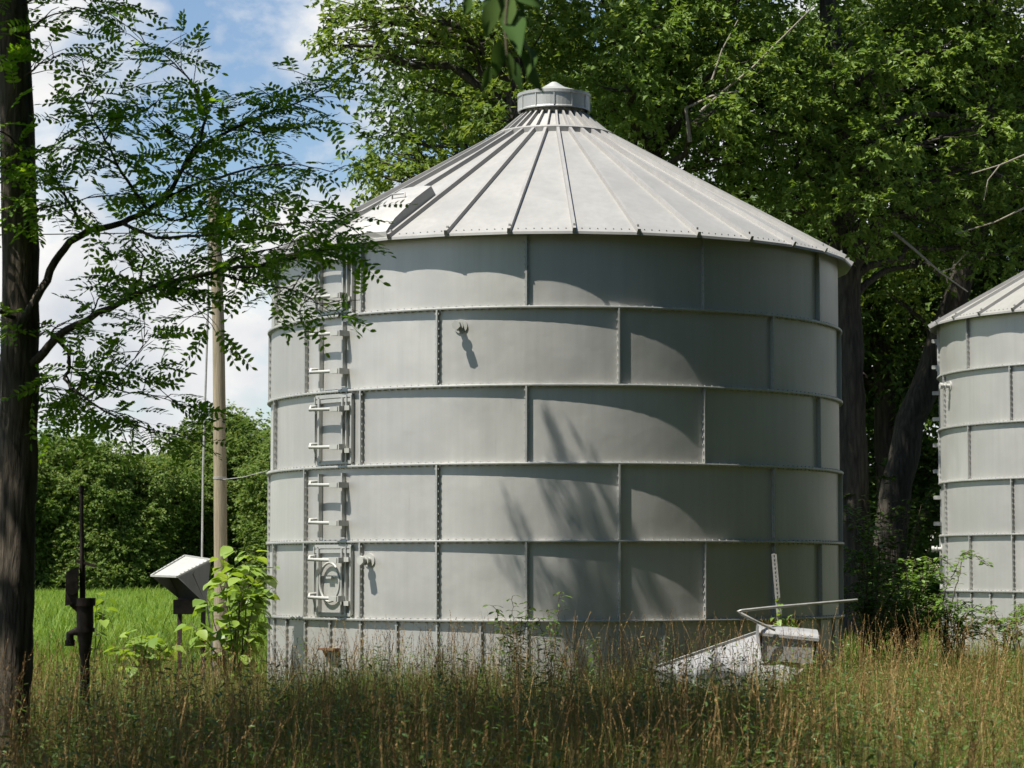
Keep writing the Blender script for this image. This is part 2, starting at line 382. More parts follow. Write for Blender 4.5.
# field crop (left wedge)
y = 38+(rng.uniform(0, 1, 100000)**1.6)*110; x = rng.uniform(-.2048*y-3, -.06*y, len(y))
h = rng.uniform(.2, .5, len(x))*(1+.9*vnoise(x, y*.5, .8, 21))*(1+.5*(rng.uniform(0, 1, len(x)) < .06)); V, Fc = blades(np.stack([x, y, np.zeros_like(x)], 1), h, rng.uniform(.015, .05, len(x)), rng.uniform(.3, 1, len(x)), None, '')
kind(fast_mesh('field_crop', V, Fc, M['crop']), 'stuff')
# seed stems
def seed_stems(n, y0, y1, hmin, hmax):
    x, y = sample(n, y0, y1, EDGE, EDGER); k = (y < 26.6) | (np.abs(x-.5) > 3.0); x, y = x[k], y[k]; n = len(x)
    h = rng.uniform(hmin, hmax, n)*(1+.12*vnoise(x, y, 1.0, 9))*np.where((x < -1.9) & (y > 20), .75, 1); pos = np.stack([x, y, np.zeros(n)], 1)
    segs = 5; a = rng.uniform(0, 2*PI, n); bd = np.stack([np.cos(a), np.sin(a), np.zeros(n)], 1); bend = rng.uniform(.05, .6, n)
    sdv = np.stack([-np.sin(a), np.cos(a), np.zeros(n)], 1)
    V = np.zeros((n, segs+1, 2, 3)); up = np.array([0, 0, 1.0])
    cen = lambda t: pos+up*(h*(t-.12*bend*t**4))[:, None]+bd*(h*bend*.5*t**2.6)[:, None]
    for k in range(segs+1):
        t = k/segs; c = cen(t); wk = (.0017*(1-.5*t))*sdv; V[:, k, 0] = c-wk; V[:, k, 1] = c+wk
    idx = np.arange(n)[:, None]*(2*(segs+1))
    Fc = np.stack([np.concatenate([idx+2*k, idx+2*k+1, idx+2*k+3, idx+2*k+2], 1) for k in range(segs)], 1).reshape(-1, 4)
    Vs, Fs = [V.reshape(-1, 3)], [Fc]; off = len(Vs[0])
    m = 20
    for j in range(m):
        t = .74+.26*j/m; p = cen(t); q = cen(min(t+.03, 1.02))-p
        ax = norm(q)*1.0+rng.normal(0, .35, (n, 3)); ln = rng.uniform(.010, .022, n)
        v, f = leaves(p, ax, rng.normal(0, 1, (n, 3)), ln, ln*.24, T_OVAL); Vs.append(v); Fs.append(f+off); off += len(v)
    return np.vstack(Vs), np.vstack(Fs)
V, Fc = seed_stems(10500, 8, 27.5, .45, 1.2)
kind(fast_mesh('seed_grass', V, Fc, M['seed']), 'stuff')
# leafy weeds amongst the grass
x, y = sample(2600, 9, 27, EDGE, EDGER); k = (y < 26.2); x, y = x[k], y[k]; n = len(x); m = 26
hh = rng.uniform(.45, .95, n)*np.where((x < -1.9) & (y > 20), .7, 1); t = np.tile(np.linspace(.15, 1, m), n); H = np.repeat(hh, m); lean = np.repeat(rng.normal(0, .12, (n, 2)), m, 0)
pos = np.stack([np.repeat(x, m)+lean[:, 0]*t*H*2, np.repeat(y, m)+lean[:, 1]*t*H*2, t*H], 1)
a = np.tile(np.arange(m)*2.4, n)+np.repeat(rng.uniform(0, 6, n), m); ax = np.stack([np.cos(a), np.sin(a), rng.uniform(-.2, .7, len(a))], 1)
ln = rng.uniform(.06, .13, len(a))*(1.1-.6*t); V, Fc = leaves(pos, ax, np.array([0, 0, 1.])+rng.normal(0, .3, (len(a), 3)), ln, ln*.3, T_OVAL)
kind(fast_mesh('meadow_weeds', V, Fc, M['weed']), 'stuff')

# ------------------------------------------------------------------ grain bins
RW, RF = 3.325, 3.37                    # sheet radius, flange tip radius
SEAMS = [1.03, 1.86, 2.67, 3.49, 4.31]; TOP = 5.13
Z_EAVE, R_EAVE = 5.09, 3.48
Z_BAND, R_BAND, Z_COL, R_COL = 6.655, .68, 6.90, .36
def pol(a, r, z): return Vector((r*math.sin(a), -r*math.cos(a), z))
def frame(a): return (Vector((math.cos(a), math.sin(a), 0)), Vector((math.sin(a), -math.cos(a), 0)), Vector((0, 0, 1)))  # tangent, outward, up
def panel_angles(start, n_half=1):
    st = 33.3/n_half; out = []; a = start-133.2
    while a < start-133.2+332: out.append(a); a += st
    return out
def make_bin(loc, rot, label):
    root = thing('grain_bin', label, 'grain bin', loc, 'two galvanised grain bins'); root.rotation_euler.z = rot
    zs = [-.05]+SEAMS+[TOP]
    for i in range(6):
        an = panel_angles(-5.0 if i in (0, 1, 3, 5) else 11.65); an.append(an[0]+360)
        for k in range(len(an)-1):
            m = 14; mb = MB(); vs = []
            for j in range(m+1):
                a = R(an[k]+(an[k+1]-an[k])*j/m); vs += [pol(a, RW, zs[i]), pol(a, RW, zs[i+1]-.001)]
            mb.add(vs, [(2*j, 2*j+2, 2*j+3, 2*j+1) for j in range(m)], True); mb.build('wall_panel', M['wall'], root)
    for z in SEAMS:
        mb = MB(); mb.lathe([(RW-.004, z-.011), (RF, z-.011), (RF+.002, z+.002), (RF, z+.011), (RW-.004, z+.011)], 144, False)
        for k in range(240):
            a = 2*PI*k/240; ax = frame(a)
            mb.box(pol(a, RF-.02, z-.018), (.017, .017, .014), ax)
            mb.box(pol(a, RF-.02, z+.017), (.017, .017, .012), ax)
        mb.build('ring_flange', M['flange'], root)
    # one vertical flange, copied round the wall
    def vflange(h, d, name):
        mb = MB(); ax = frame(0)
        mb.box(pol(0, RW+d/2-.003, h/2), (.018, d+.006, h), ax)
        nb = int(h/.075)
        for j in range(nb):
            z = (j+.5)*h/nb
            for sgn in (-1, 1): mb.box(pol(0, RW+d*.55, z)+ax[0]*sgn*.0155, (.015, .019, .019), ax)
        return mb.build(name, M['flange'], root)
    proto = {}
    def vf(a, z0, z1, d, name):
        h = round(z1-z0-.022, 3); key = (h, d)
        if key not in proto: o = proto[key] = vflange(h, d, name)
        else:
            o = proto[key].copy(); C.objects.link(o); o.parent = root
        o.location = (0, 0, z0+.011); o.rotation_euler = (0, 0, R(a))
    for r in range(5):
        z0, z1 = zs[r+1], zs[r+2]
        half = 2 if r == 0 else 1
        st = -5.0 if r in (0, 2, 4) else 11.65
        for a in panel_angles(st, half): vf(a, z0, z1-(0 if r < 4 else .006), .045, 'vertical_flange')
    for a in panel_angles(-5.0, 4): vf(a, .0, SEAMS[0], .028, 'base_rib')
    # roof: 32 flat sheets
    mb = MB(); n = 32; ph = R(3.5); t = .012
    sl = (Z_BAND-Z_EAVE)/(R_EAVE-R_BAND)
    ring = lambda r, z: [pol(ph+2*PI*k/n, r, z) for k in range(n)]
    A, B_, D_ = ring(R_EAVE, Z_EAVE), ring(R_BAND, Z_BAND), ring(R_COL, Z_COL+.03)
    A2 = ring(R_EAVE+.004, Z_EAVE-.028); A3 = ring(R_EAVE-.012, Z_EAVE-.028); A4 = ring(R_EAVE-.03, Z_EAVE-.012)
    B2 = ring(R_BAND, Z_BAND-.02)
    for k in range(n):
        j = (k+1) % n
        for p, q in ((A, B_), (B_, D_), (A2, A), (A3, A2), (A4, A3), (B2, A4)): mb.add([p[k], p[j], q[j], q[k]], [(0, 1, 2, 3)])
    # bolts near the eave
    for k in range(n):
        a0 = ph+2*PI*k/n
        for q in range(1, 8):
            f = q/8; p = A[k].lerp(A[(k+1) % n], f)*.983; p.z = Z_EAVE+(R_EAVE*.017)*sl+.006; am = a0+PI/n
            mb.box(p, (.012, .012, .010), frame(am))
    mb.build('roof_sheet', M['roof'], root)
    ref = None
    for k in range(n):
        if ref is None:
            mb = MB(); w = .046; h = .042; rc = math.atan(sl)
            def prism(r0, z0, r1, z1, w, h):
                T_ = Vector((1, 0, 0)); d = (pol(0, r1, z1)-pol(0, r0, z0)).normalized(); nn = T_.cross(d); nn = nn if nn.z > 0 else -nn
                p = [pol(0, r0, z0), pol(0, r1, z1)]
                pts = []
                for c in p: pts.append([c-T_*w/2-nn*.01, c+T_*w/2-nn*.01, c+T_*w*.36+nn*h, c-T_*w*.36+nn*h])
                mb.hexa(pts[0]+pts[1])
            prism(R_EAVE+.012, Z_EAVE-.006, R_BAND+.01, Z_BAND, w, h)
            mb.box(pol(0, R_EAVE-.03, Z_EAVE+.07), (.022, .022, .03))
            prism(R_BAND, Z_BAND+.01, R_COL, Z_COL+.035, .03, .035)
            ref = mb.build('roof_rib', M['rib'], root); o = ref
        else: o = ref.copy(); C.objects.link(o); o.parent = root
        o.rotation_euler = (0, 0, ph+2*PI*k/n)
    mb = MB(); mb.lathe([(R_BAND+.05, Z_BAND-.045), (R_BAND+.06, Z_BAND+.03), (R_BAND+.02, Z_BAND+.052), (R_BAND-.03, Z_BAND+.055)], 64, False)
    mb.build('roof_band', M['rib'], root)
    # ventilator cap
    vent = MB(); vent.lathe([(.345, 6.84), (.345, 7.0)], 48); cap = vent.build('ventilator', M['wall'], root)
    mb = MB(); mb.lathe([(.40, 6.985), (.43, 6.975), (.43, 6.99), (.425, 7.0), (.425, 7.145), (.436, 7.15), (.436, 7.185), (.40, 7.19), (.14, 7.27), (.03, 7.34), (0, 7.345)], 56, False)
    for k in range(12):
        a = 2*PI*k/12; mb.box(pol(a, .428, 7.07), (.014, .012, .15), frame(a))
    mb.build('ventilator_cap', M['flange'], cap)
    # roof hatch lying on one sheet
    a0, a1 = ph-2*PI*4/n+.012, ph-2*PI*3/n-.012
    mb = MB(); prof = []
    def rz(r): return Z_EAVE+(R_EAVE-r)*sl
    stations = [(3.46, .07), (3.3, .14), (2.9, .19), (2.6, .19), (2.5, .04)]
    for r, hh in stations:
        row = []
        for f, e in ((0, 0), (.03, 1), (.3, 1.06), (.7, 1.06), (.97, 1), (1, 0)):
            a = a0+(a1-a0)*f; row.append(pol(a, r, rz(r)-.012+hh*e))
        prof.append(row)
    m = 6; vs = [v for rw in prof for v in rw]
    mb.add(vs, [(i*m+j, i*m+j+1, (i+1)*m+j+1, (i+1)*m+j) for i in range(len(prof)-1) for j in range(m-1)])
    mb.add(prof[0], [(0, 1, 2, 3, 4, 5)]); mb.add(prof[-1], [(5, 4, 3, 2, 1, 0)])
    ht = mb.build('roof_hatch', M['roof'], root)
    mb = MB(); am = (a0+a1)/2
    mb.tube([pol(am-.03, 2.9, rz(2.9)+.18), pol(am-.03, 2.9, rz(2.9)+.24), pol(am+.03, 2.9, rz(2.9)+.24), pol(am+.03, 2.9, rz(2.9)+.18)], .012, 6)
    mb.build('hatch_handle', M['rib'], ht)
    # roof ladder rungs above the hatch
    # wall ladder
    aL = R(-46.2); half = R(3.95)
    rail = MB(); 
    for r in range(5):
        z0, z1 = zs[r+1], zs[r+2]
        for sgn in (-1, 1):
            a = aL+sgn*half*.86; ax = frame(a)
            rail.box(pol(a, RW+.03, (z0+z1)/2-.01), (.018, .05, z1-z0-.12), ax)
    ld = rail.build('ladder_rail', M['flange'], root)
    for r in range(5):
        z1 = zs[r+2]
        for dz in (.20, .61):
            mb = MB(); z = z1-dz; aa, ab = aL-half*1.12, aL+half*1.02
            p0, p1 = pol(aa, RW+.13, z+.01), pol(ab, RW+.13, z)
            mb.tube([pol(aa, RW+.03, z+.05), pol(aa, RW+.12, z+.045), p0, p0.lerp(p1, .5), p0.lerp(p1, .85)], [.014, .016, .019, .02, .021], 8)
            mb.bar(p0.lerp(p1, .74), p1, .05, .05)
            mb.box(pol(ab, RW+.07, z), (.035, .15, .06), frame(ab))
            mb.build('rung', M['paint'], ld)
    # framed access doors behind the ladder
    for r in (0, 2, 4):
        z0, z1 = zs[r+1]+.05, zs[r+2]-.05
        if r == 4: z1 -= .05
        mb = MB(); aw = R(5.4); a0, a1 = aL-aw*.92, aL+aw*1.05; m = 8
        vs = []
        for i in range(m+1):
            a = a0+(a1-a0)*i/m; vs += [pol(a, RW+.012, z0), pol(a, RW+.012, z1)]
        mb.add(vs, [(2*i, 2*i+2, 2*i+3, 2*i+1) for i in range(m)], True)
        dr = mb.build('access_door', M['wall'], root)
        fr = MB()
        for a in (a0, a1, a0+R(1.1), a1-R(1.3)): fr.box(pol(a, RW+.026, (z0+z1)/2), (.016, .045, z1-z0), frame(a))
        for z in (z0, z1, z1-.05):
            for i in range(m):
                fr.bar(pol(a0+(a1-a0)*i/m, RW+.026, z), pol(a0+(a1-a0)*(i+1)/m, RW+.026, z), .018, .04)
        fr.build('door_frame', M['flange'], dr)
        for zz in (z0+.12, z1-.14):
            lt = MB(); lt.box(pol(a1-R(.6), RW+.05, zz), (.07, .05, .05), frame(a1)); hg = MB(); hg.tube([pol(a0+R(.6), RW+.04, zz-.04), pol(a0+R(.6), RW+.06, zz+.05)], .02, 8)
            lt.build('latch', M['paint'], dr); hg.build('hinge', M['paint'], dr)
        if r == 0:
            hb = MB(); ax = frame(aL); c = pol(aL, RW+.045, (z0+z1)/2-.02)
            hb.tube([c+ax[0]*math.cos(q*PI/12)*.17+ax[2]*math.sin(q*PI/12)*.21 for q in range(25)], .014, 6)
            hb.box(c+ax[2]*.05, (.09, .03, .02), ax)
            hb.build('round_hatch', M['paint'], dr)
            st = MB(); st.box(c-ax[2]*.72, (.26, .10, .025), ax)
            for sg in (-1, 1): st.bar(c-ax[2]*.72+ax[0]*sg*.11, c-ax[2]*.80+ax[0]*sg*.11-ax[1]*.05, .02, .02)
            st.build('rung', M['rust'], dr)
    # two stub pipes with caps
    for a, z in ((R(-17.2), 4.12), (R(-36.4), 1.66)):
        mb = MB(); p = pol(a, RW, z); o = frame(a)[1]
        mb.tube([p, p+o*.012], .075, 16); mb.tube([p+o*.01, p+o*.13], .033, 12); mb.tube([p+o*.12, p+o*.16], .05, 6)
        mb.tube([p+o*.075+Vector((0, 0, 0)), p+o*.085], .055, 12)
        mb.build('stub_pipe', M['paint'], root)
    mb = MB(); mb.lathe([(3.5, -.05), (3.5, .10), (3.3, .12)], 72, False); mb.build('concrete_footing', plain('concrete', (.25, .24, .22), (.38, .37, .34), .9, 6), root)
    return root
bin1 = make_bin((.5, 29.4, 0), R(-1), 'large galvanised grain bin with conical ribbed roof, whole and nearest, in the middle')
bin2 = copy_tree(bin1); bin2.location = (9.93, 38.2, .2); bin2.rotation_euler.z = R(-65.2)
for ch in list(bin2.children):          # the far bin's roof carries no hatch
    if ch.name.startswith('roof_hatch'):
        for g_ in list(ch.children): bpy.data.objects.remove(g_)
        bpy.data.objects.remove(ch)
bin2['label'] = 'smaller looking grain bin further back, cut off by the right edge'

# ------------------------------------------------------------------ locust tree (left)
YL = 16.0
def LP(px, py, d=0.0): return P(px, py, YL+d)
tb = P(8, 690, YL); tb = Vector((tb.x, YL, 0))
root = thing('locust_tree', 'dark trunked tree at the left edge with feathery leaflets on drooping limbs', 'tree', tb)
TP = [tb, LP(12, 690), LP(15, 560), LP(19, 400), LP(21, 250), LP(15, 60), LP(10, -60), LP(25, -300), LP(35, -600), LP(40, -1000)]
mb = MB(); pts = []; 
for i in range(len(TP)-1):
    for k in range(6): pts.append(TP[i].lerp(TP[i+1], k/6))
pts.append(TP[-1]); n = len(pts)
def trad(z): return max(.03, .125-.011*max(0, z-3.0)) if z > .35 else .125+.06*(1-z/.35)
mb.tube(pts, [trad(p.z) for p in pts], 18, jit=.06)
# visible limbs: (pixel polyline, depth offset start/end, radius start)
LIMBS = [
 ([(24,372),(38,358),(53,342),(70,328),(88,319),(123,301),(164,283),(211,272),(255,266),(292,258),(322,250)], 0, -1.0, .033),
 ([(18,330),(42,290),(55,262),(70,241),(89,230),(122,223),(148,211),(167,197),(180,172),(200,148),(230,130),(260,115),(295,104),(330,86)], -.2, .6, .030),
 ([(89,230),(76,216),(66,196),(56,182),(44,166)], -.1, -.5, .014),
 ([(182,167),(200,140),(206,118),(198,92),(182,70),(160,52),(140,42)], .1, .8, .013),
 ([(148,211),(132,188),(118,165),(105,140),(94,118),(82,95)], 0, -.9, .013),
 ([(118,165),(95,152),(72,148),(50,150)], -.3, -1.0, .009),
 ([(167,197),(195,183),(228,175),(262,166),(298,164),(332,172)], .1, -.9, .012),
 ([(122,223),(155,238),(200,236),(250,228),(290,224),(325,222),(350,224)], 0, -1.3, .012),
 ([(57,338),(68,352),(69,368),(65,378),(70,388),(84,397),(104,412),(130,424),(160,432),(205,442)], 0, -.5, .014),
 ([(66,376),(80,396),(99,420)], 0, .4, .007),
 ([(69,366),(88,380),(120,374),(140,352),(148,330)], -.1, .5, .008),
 ([(88,380),(130,392),(165,398),(182,406)], 0, -.6, .006),
 ([(70,388),(62,398),(52,408),(44,422)], 0, .5, .005),
 ([(123,301),(140,278),(144,258),(132,240),(120,248)], 0, .7, .010),
 ([(164,283),(190,296),(205,318)], -.2, -.8, .007),
 ([(211,272),(245,282),(285,288),(310,298),(328,310)], -.5, -1.4, .008),
 ([(211,272),(240,256),(270,248),(300,240),(330,234)], -.5, .6, .007),
 ([(230,130),(262,132),(296,128),(318,122)], .3, 1.2, .007),
 ([(260,115),(282,92),(312,78)], .4, 1.1, .005),
 ([(200,148),(172,136),(150,118),(140,96)], .2, -.4, .006),
 ([(105,140),(122,120),(128,98),(120,82)], -.4, .2, .006),
 ([(20,80),(40,64),(62,54),(82,60)], 0, -.8, .008),
 ([(18,40),(45,18),(75,8),(110,14)], 0, -.9, .008),
 ([(12,10),(40,-6),(80,-10),(100,2)], 0, -.4, .010),
 ([(22,180),(6,168),(-12,170),(-30,182)], 0, -.7, .010),
 ([(22,150),(10,136),(-14,128),(-30,130)], 0, -.9, .008),
 ([(20,215),(48,206),(80,200),(104,196)], 0, -1.0, .009),
 ([(22,320),(0,312),(-20,322)], 0, -.6, .020),
 ([(88,319),(98,300),(112,288),(120,272)], 0, .5, .007),
 ([(53,342),(52,332),(58,325)], 0, -.1, .012),
 ([(142,211),(175,220),(215,212),(255,206),(300,204)], .1, .8, .008),
 ([(178,170),(203,180),(222,190),(236,196)], .1, -.4, .007),
 ([(164,283),(195,262),(232,250),(262,246)], 0, .9, .007),
]
limb_pts = []
for pl, d0, d1, r in LIMBS:
    q = [LP(px, py, d0+(d1-d0)*i/(len(pl)-1)) for i, (px, py) in enumerate(pl)]
    qq = []
    for i in range(len(q)-1):
        for k in range(3): qq.append(q[i].lerp(q[i+1], k/3)+Vector((random.uniform(-1, 1), random.uniform(-1, 1), random.uniform(-1, 1)))*.007)
    qq.append(q[-1]); m = len(qq)
    mb.tube(qq, [max(.0025, r*(1-.88*i/m)) for i in range(m)], 7)
    limb_pts.append((qq, r))
# upper limbs, above the picture
UL = []
for k in range(30):
    z = 6.0+k*.17; a = k*2.4; L = 2.4+2.2*math.sin(PI*(k+3)/38)
    a0 = min(pts, key=lambda p: abs(p.z-z)); e = a0+Vector((math.cos(a)*L, math.sin(a)*L, .9+.3*random.random()))
    xm = 1.3-.46*e.z
    if e.x > xm: e.x = xm+(e.x-xm)*.15
    if e.y < 14: e.y = 14-(14-e.y)*.8
    UL.append((a0, e))
a0 = min(pts, key=lambda p: abs(p.z-8)); UL += [(a0, Vector((-2.9, 24.2, 9.5))), (a0, Vector((-2.6, 23.6, 9.9)))]
upper = []
for a0, e in UL:
    q = wob(a0, e, 7, .07); mb.tube(q, [.055*(1-i/8) for i in range(8)], 6)
    for j in range(2, 8):
        for s in range(2):
            e2 = q[j]+Vector((random.gauss(0, 1), random.gauss(0, 1), random.gauss(0, .35))).normalized()*random.uniform(.5, 1.1)
            q2 = wob(q[j], e2, 3, .08); mb.tube(q2, [.012, .009, .006, .003], 4, cap=False); upper.append(q2)
# pinnate leaves
def pinnate(pos, d, nrm, L, nlf, lsz):
    """one compound leaf per row: pairs of leaflets along an arching rachis plus a terminal one"""
    n = len(pos); d = norm(d); sd = norm(np.cross(nrm, d)); nn = np.cross(d, sd)
    Vs, Fs = [], []; off = 0
    for i in range(nlf):
        t = .18+.80*i/(nlf-1)
        p = pos+d*(L*t)[:, None]-np.array([0, 0, 1.])*(L*.25*t*t)[:, None]
        for sgn in ((-1, 1) if i < nlf-1 else (0,)):
            ax = sd*sgn+d*(.45 if sgn else 1)-nn*.15+rng.normal(0, .14, (n, 3))
            ln = lsz*rng.uniform(.8, 1.15, n)*(1-.25*abs(t-.55))
            v, f = leaves(p, ax, nn+rng.normal(0, .25, (n, 3)), ln, ln*.46, T_OVAL)
            Vs.append(v); Fs.append(f+off); off += len(v)
    # rachis: thin ribbon
    q = pos+d*L[:, None]-np.array([0, 0, 1.])*(L*.25)[:, None]; md = pos+d*(L*.5)[:, None]-np.array([0, 0, 1.])*(L*.06)[:, None]
    w = sd*.0016
    v = np.stack([pos-w, pos+w, md-w, md+w, q-w*.5, q+w*.5], 1).reshape(-1, 3)
    f = np.concatenate([np.array([[0, 1, 3, 2], [2, 3, 5, 4]])+6*k for k in range(n)]); Vs.append(v); Fs.append(f+off)
    return np.vstack(Vs), np.vstack(Fs)
LPs, LD = [], []
twigs = mb
for qq, r in limb_pts:
    m = len(qq); start = int(m*(.45 if r > .029 else .30 if r > .011 else .12))
    for i in range(start, m):
        t = (qq[min(i+1, m-1)]-qq[max(i-1, 0)]).normalized()
        for s in range(3 if r > .029 else random.choice((1, 2, 2))):
            if random.random() < .55:      # side twig with leaves
                dv = (t*random.uniform(.2, .9)+Vector((random.gauss(0, .8), random.gauss(0, .8), random.gauss(.0, .4)))).normalized()
                L = random.uniform(.12, .34); e = qq[i]+dv*L
                twigs.tube([qq[i], qq[i]+dv*L*.5+Vector((0, 0, .015)), e], [.004, .003, .002], 4, cap=False)
                for f in (.5, 1.0):
                    LPs.append(qq[i]+dv*L*f); LD.append(dv*.8+Vector((random.gauss(0, .6), random.gauss(0, .6), random.gauss(0, .3))))
            else:
                LPs.append(qq[i]); LD.append(t*.5+Vector((random.gauss(0, .8), random.gauss(0, .6), random.gauss(0, .4))))
base_n = len(LPs)
pos = np.array([tuple(p) for p in LPs]); d = np.array([tuple(p) for p in LD]); d[:, 2] *= .7
nr = np.array([0, -.45, 1.0])+rng.normal(0, .42, (len(pos), 3))
V1, F1 = pinnate(pos, d, nr, rng.uniform(.20, .34, len(pos)), 8, .058)
UP, UD = [], []
for q2 in upper:
    for j in (1, 2, 3):
        for s in range(4):
            UP.append(tuple(q2[j])); UD.append((random.gauss(0, 1), random.gauss(0, 1), random.gauss(0, .4)))
UP, UD = np.array(UP), np.array(UD)
V2, F2 = pinnate(UP, UD, np.array([0, 0, 1.])+rng.normal(0, .35, (len(UP), 3)), rng.uniform(.26, .40, len(UP)), 6, .105)
mb.v = [tuple(Vector(v)-tb) for v in mb.v]; mb.build('trunk', M['bark_locust'], root)
fast_mesh('crown', np.vstack([V1, V2])-np.array(tb), np.vstack([F1, F2+len(V1)]), M['locust_leaf'], root)
print('locust leaves', base_n, len(UP))

# ------------------------------------------------------------------ tree near the camera whose twig hangs into the picture
tn = Vector((-4.2, 7.5, 0)); lobes = []
for k in range(36):
    a = k*2.4; rr = 3.6*math.sqrt((k+.5)/36); lobes.append(((-5.7+rr*math.cos(a)*1.25, 9.0+rr*math.sin(a)*1.6, 6.6+random.uniform(-.6, 1.6)+.9*(1-rr/3.6)), random.uniform(.85, 1.25)))
lobes = [(c, r) for c, r in lobes if c[2]-r*.85 > EYE+.2264*c[1]+.35]
nroot = big_tree('shade_tree', 'broad leaved tree nearest the viewer, one leafy twig hanging into view above the roof', [tn, (-4.1, 7.5, 2), (-3.8, 7.6, 4), (-3.3, 7.8, 6), (-2.9, 8, 7.6)], .2, .06, lobes, 'near_leaf', .15, 42, None, spray=.6, nl=12, T=T_OVAL)
mb = MB(); sp = [P(512, -120, 7.0), P(516, -50, 7.0), P(508, -5, 7.0), P(505, 30, 7.0), P(507, 55, 7.0)]
top = Vector((-.6, 7.4, 5.4)); mb.tube([top, Vector((-.2, 7.2, 4.4)), Vector((0, 7.05, 3.7))]+sp, [.02, .014, .010, .007, .006, .005, .004, .003], 6)
mb.tube([Vector((-3.3, 7.8, 6)), Vector((-2, 7.6, 5.9)), top], [.05, .035, .02], 7)
mb.v = [tuple(Vector(v)-tn) for v in mb.v]; mb.build('hanging_twig', M['twig'], nroot)
HL = [((490,66),(481,95),.75),((468,-4),(464,18),.8),((495,-2),(484,44),.95),((499,40),(495,86),.8),((507,-6),(505,38),.9),((508,52),(512,88),.6),((516,62),(522,97),.75),((522,50),(530,80),.6),((533,62),(541,97),.5),((512,-25),(526,18),.8),((508,-25),(548,14),.7),((512,10),(520,56),.6),((500,-10),(478,16),.7),((520,40),(540,70),.5)]
pos, ax, nr, ln, wd = [], [], [], [], []
for (a, b_, w_) in HL:
    A, B_ = P(*a, 7.0+random.uniform(-.1, .1)), P(*b_, 6.98+random.uniform(-.12, .12)); v = B_-A
    pos.append(A); ax.append(v); ln.append(v.length*.86); wd.append(v.length*.46*w_); nr.append((random.gauss(0, .9), -1, random.gauss(.1, .5)))
V, Fc = leaves(np.array([tuple(p) for p in pos]), np.array([tuple(p) for p in ax]), np.array(nr), np.array(ln), np.array(wd), T_BROAD)
fast_mesh('twig_leaves', V-np.array(tn), Fc, M['near_leaf'], nroot)

# ------------------------------------------------------------------ grove behind the bins
def pl(lst, Y, dy=1.5): return [(tuple(P(px, py, Y+random.uniform(-dy, dy))), r) for px, py, r in lst]
def ell(cx, cy, cz, rx, ry, rz_, n, r0, r1):
    out = []
    for k in range(n):
        d = Vector((random.gauss(0, 1), random.gauss(0, 1), random.gauss(0, 1))).normalized()*random.uniform(.45, 1)**.5
        out.append(((cx+d.x*rx, cy+d.y*ry, cz+d.z*rz_), random.uniform(r0, r1)))
    return out
G = 'trees of the grove behind the bins'
X = lambda px, Y: (px-512)*Y/F
big_tree('maple_tree', 'pale green maple reaching out over the sky left of the roof ventilator', [(X(540,38), 38, 0), (X(535,38), 38, 3), (X(520,38), 38, 6.5), (X(515,38), 38.2, 10), (X(520,38), 38.5, 13)], .28, .07,
  pl([(345,40,.42),(372,22,.6),(360,60,.4),(405,18,.7),(400,55,.45),(440,15,.7),(455,50,.6),(425,85,.3),(488,30,.8),(480,75,.55),(530,30,.9),(525,80,.7),(385,178,.38),(372,160,.3),(405,158,.5),(425,185,.45),(440,140,.6),(465,160,.6),(472,118,.55),(505,110,.8),(398,132,.3),(350,8,.5),(330,45,.22),(338,18,.3)], 38)
  + [((X(px, 38)+random.uniform(-.2, .2), 38+random.uniform(-2, 2), z), r) for px, z, r in ((380,11.6,.9),(440,12,1.1),(500,12,1.2),(560,11.5,1.2),(470,13.5,1.2),(540,13.6,1.2))],
  'maple_pale', .125, 105, G, .42, 15, shrink=.84)
dY = 37.5
dead = [[([P(690,142,dY),P(686,108,dY),P(712,96,dY),P(745,90,dY)], .03), ([P(700,112,dY),P(722,92,dY),P(750,70,dY),P(795,25,dY),P(815,5,dY)], .022), ([P(712,80,dY),P(722,50,dY),P(738,20,dY)], .015)],
        [([P(1150,95,46),P(1085,124,41),P(1075,128,39),P(1024,155,39),P(1000,165,39),P(970,174,39.2)], .022), ([P(893,232,39.4),P(915,250,39.2),P(940,272,39),P(968,292,39)], .024), ([P(1160,140,46),P(1085,180,41.5),P(1075,185,39.4),P(1024,208,39.2),P(995,222,39.2),P(955,234,39.4)], .018), ([P(1000,165,39),P(988,180,39),P(984,200,39)], .008), ([P(940,272,39),P(952,268,39),P(962,258,39)], .008)]]
big_tree('maple_tree', 'maple behind the roof peak with bare pale dead branches', [(X(640,40), 40, 0), (X(645,40), 40, 4), (X(655,40), 40, 8), (X(660,40), 40, 13)], .26, .07,
  pl([(560,60,.9),(600,40,1.0),(640,30,.9),(680,40,.8),(590,95,.8),(625,85,.8),(660,90,.7),(700,70,.7),(640,125,.7),(680,120,.6),(715,110,.6),(740,60,.6),(720,150,.8),(690,165,.7),(760,30,.7),(610,10,1),(680,0,1),(740,0,.9)], 38.5)
  + ell(X(650,40), 40, 12, 2.6, 2, 1.6, 12, .9, 1.3), 'maple', .125, 125, G, .42, 15, dead=dead[:1], shrink=.8)
t3 = [Vector((X(858,40), 40, 0)), P(856,520,40), P(851,400,40), P(848,280,40), P(838,120,40), P(826,-30,40), P(815,-150,40)]
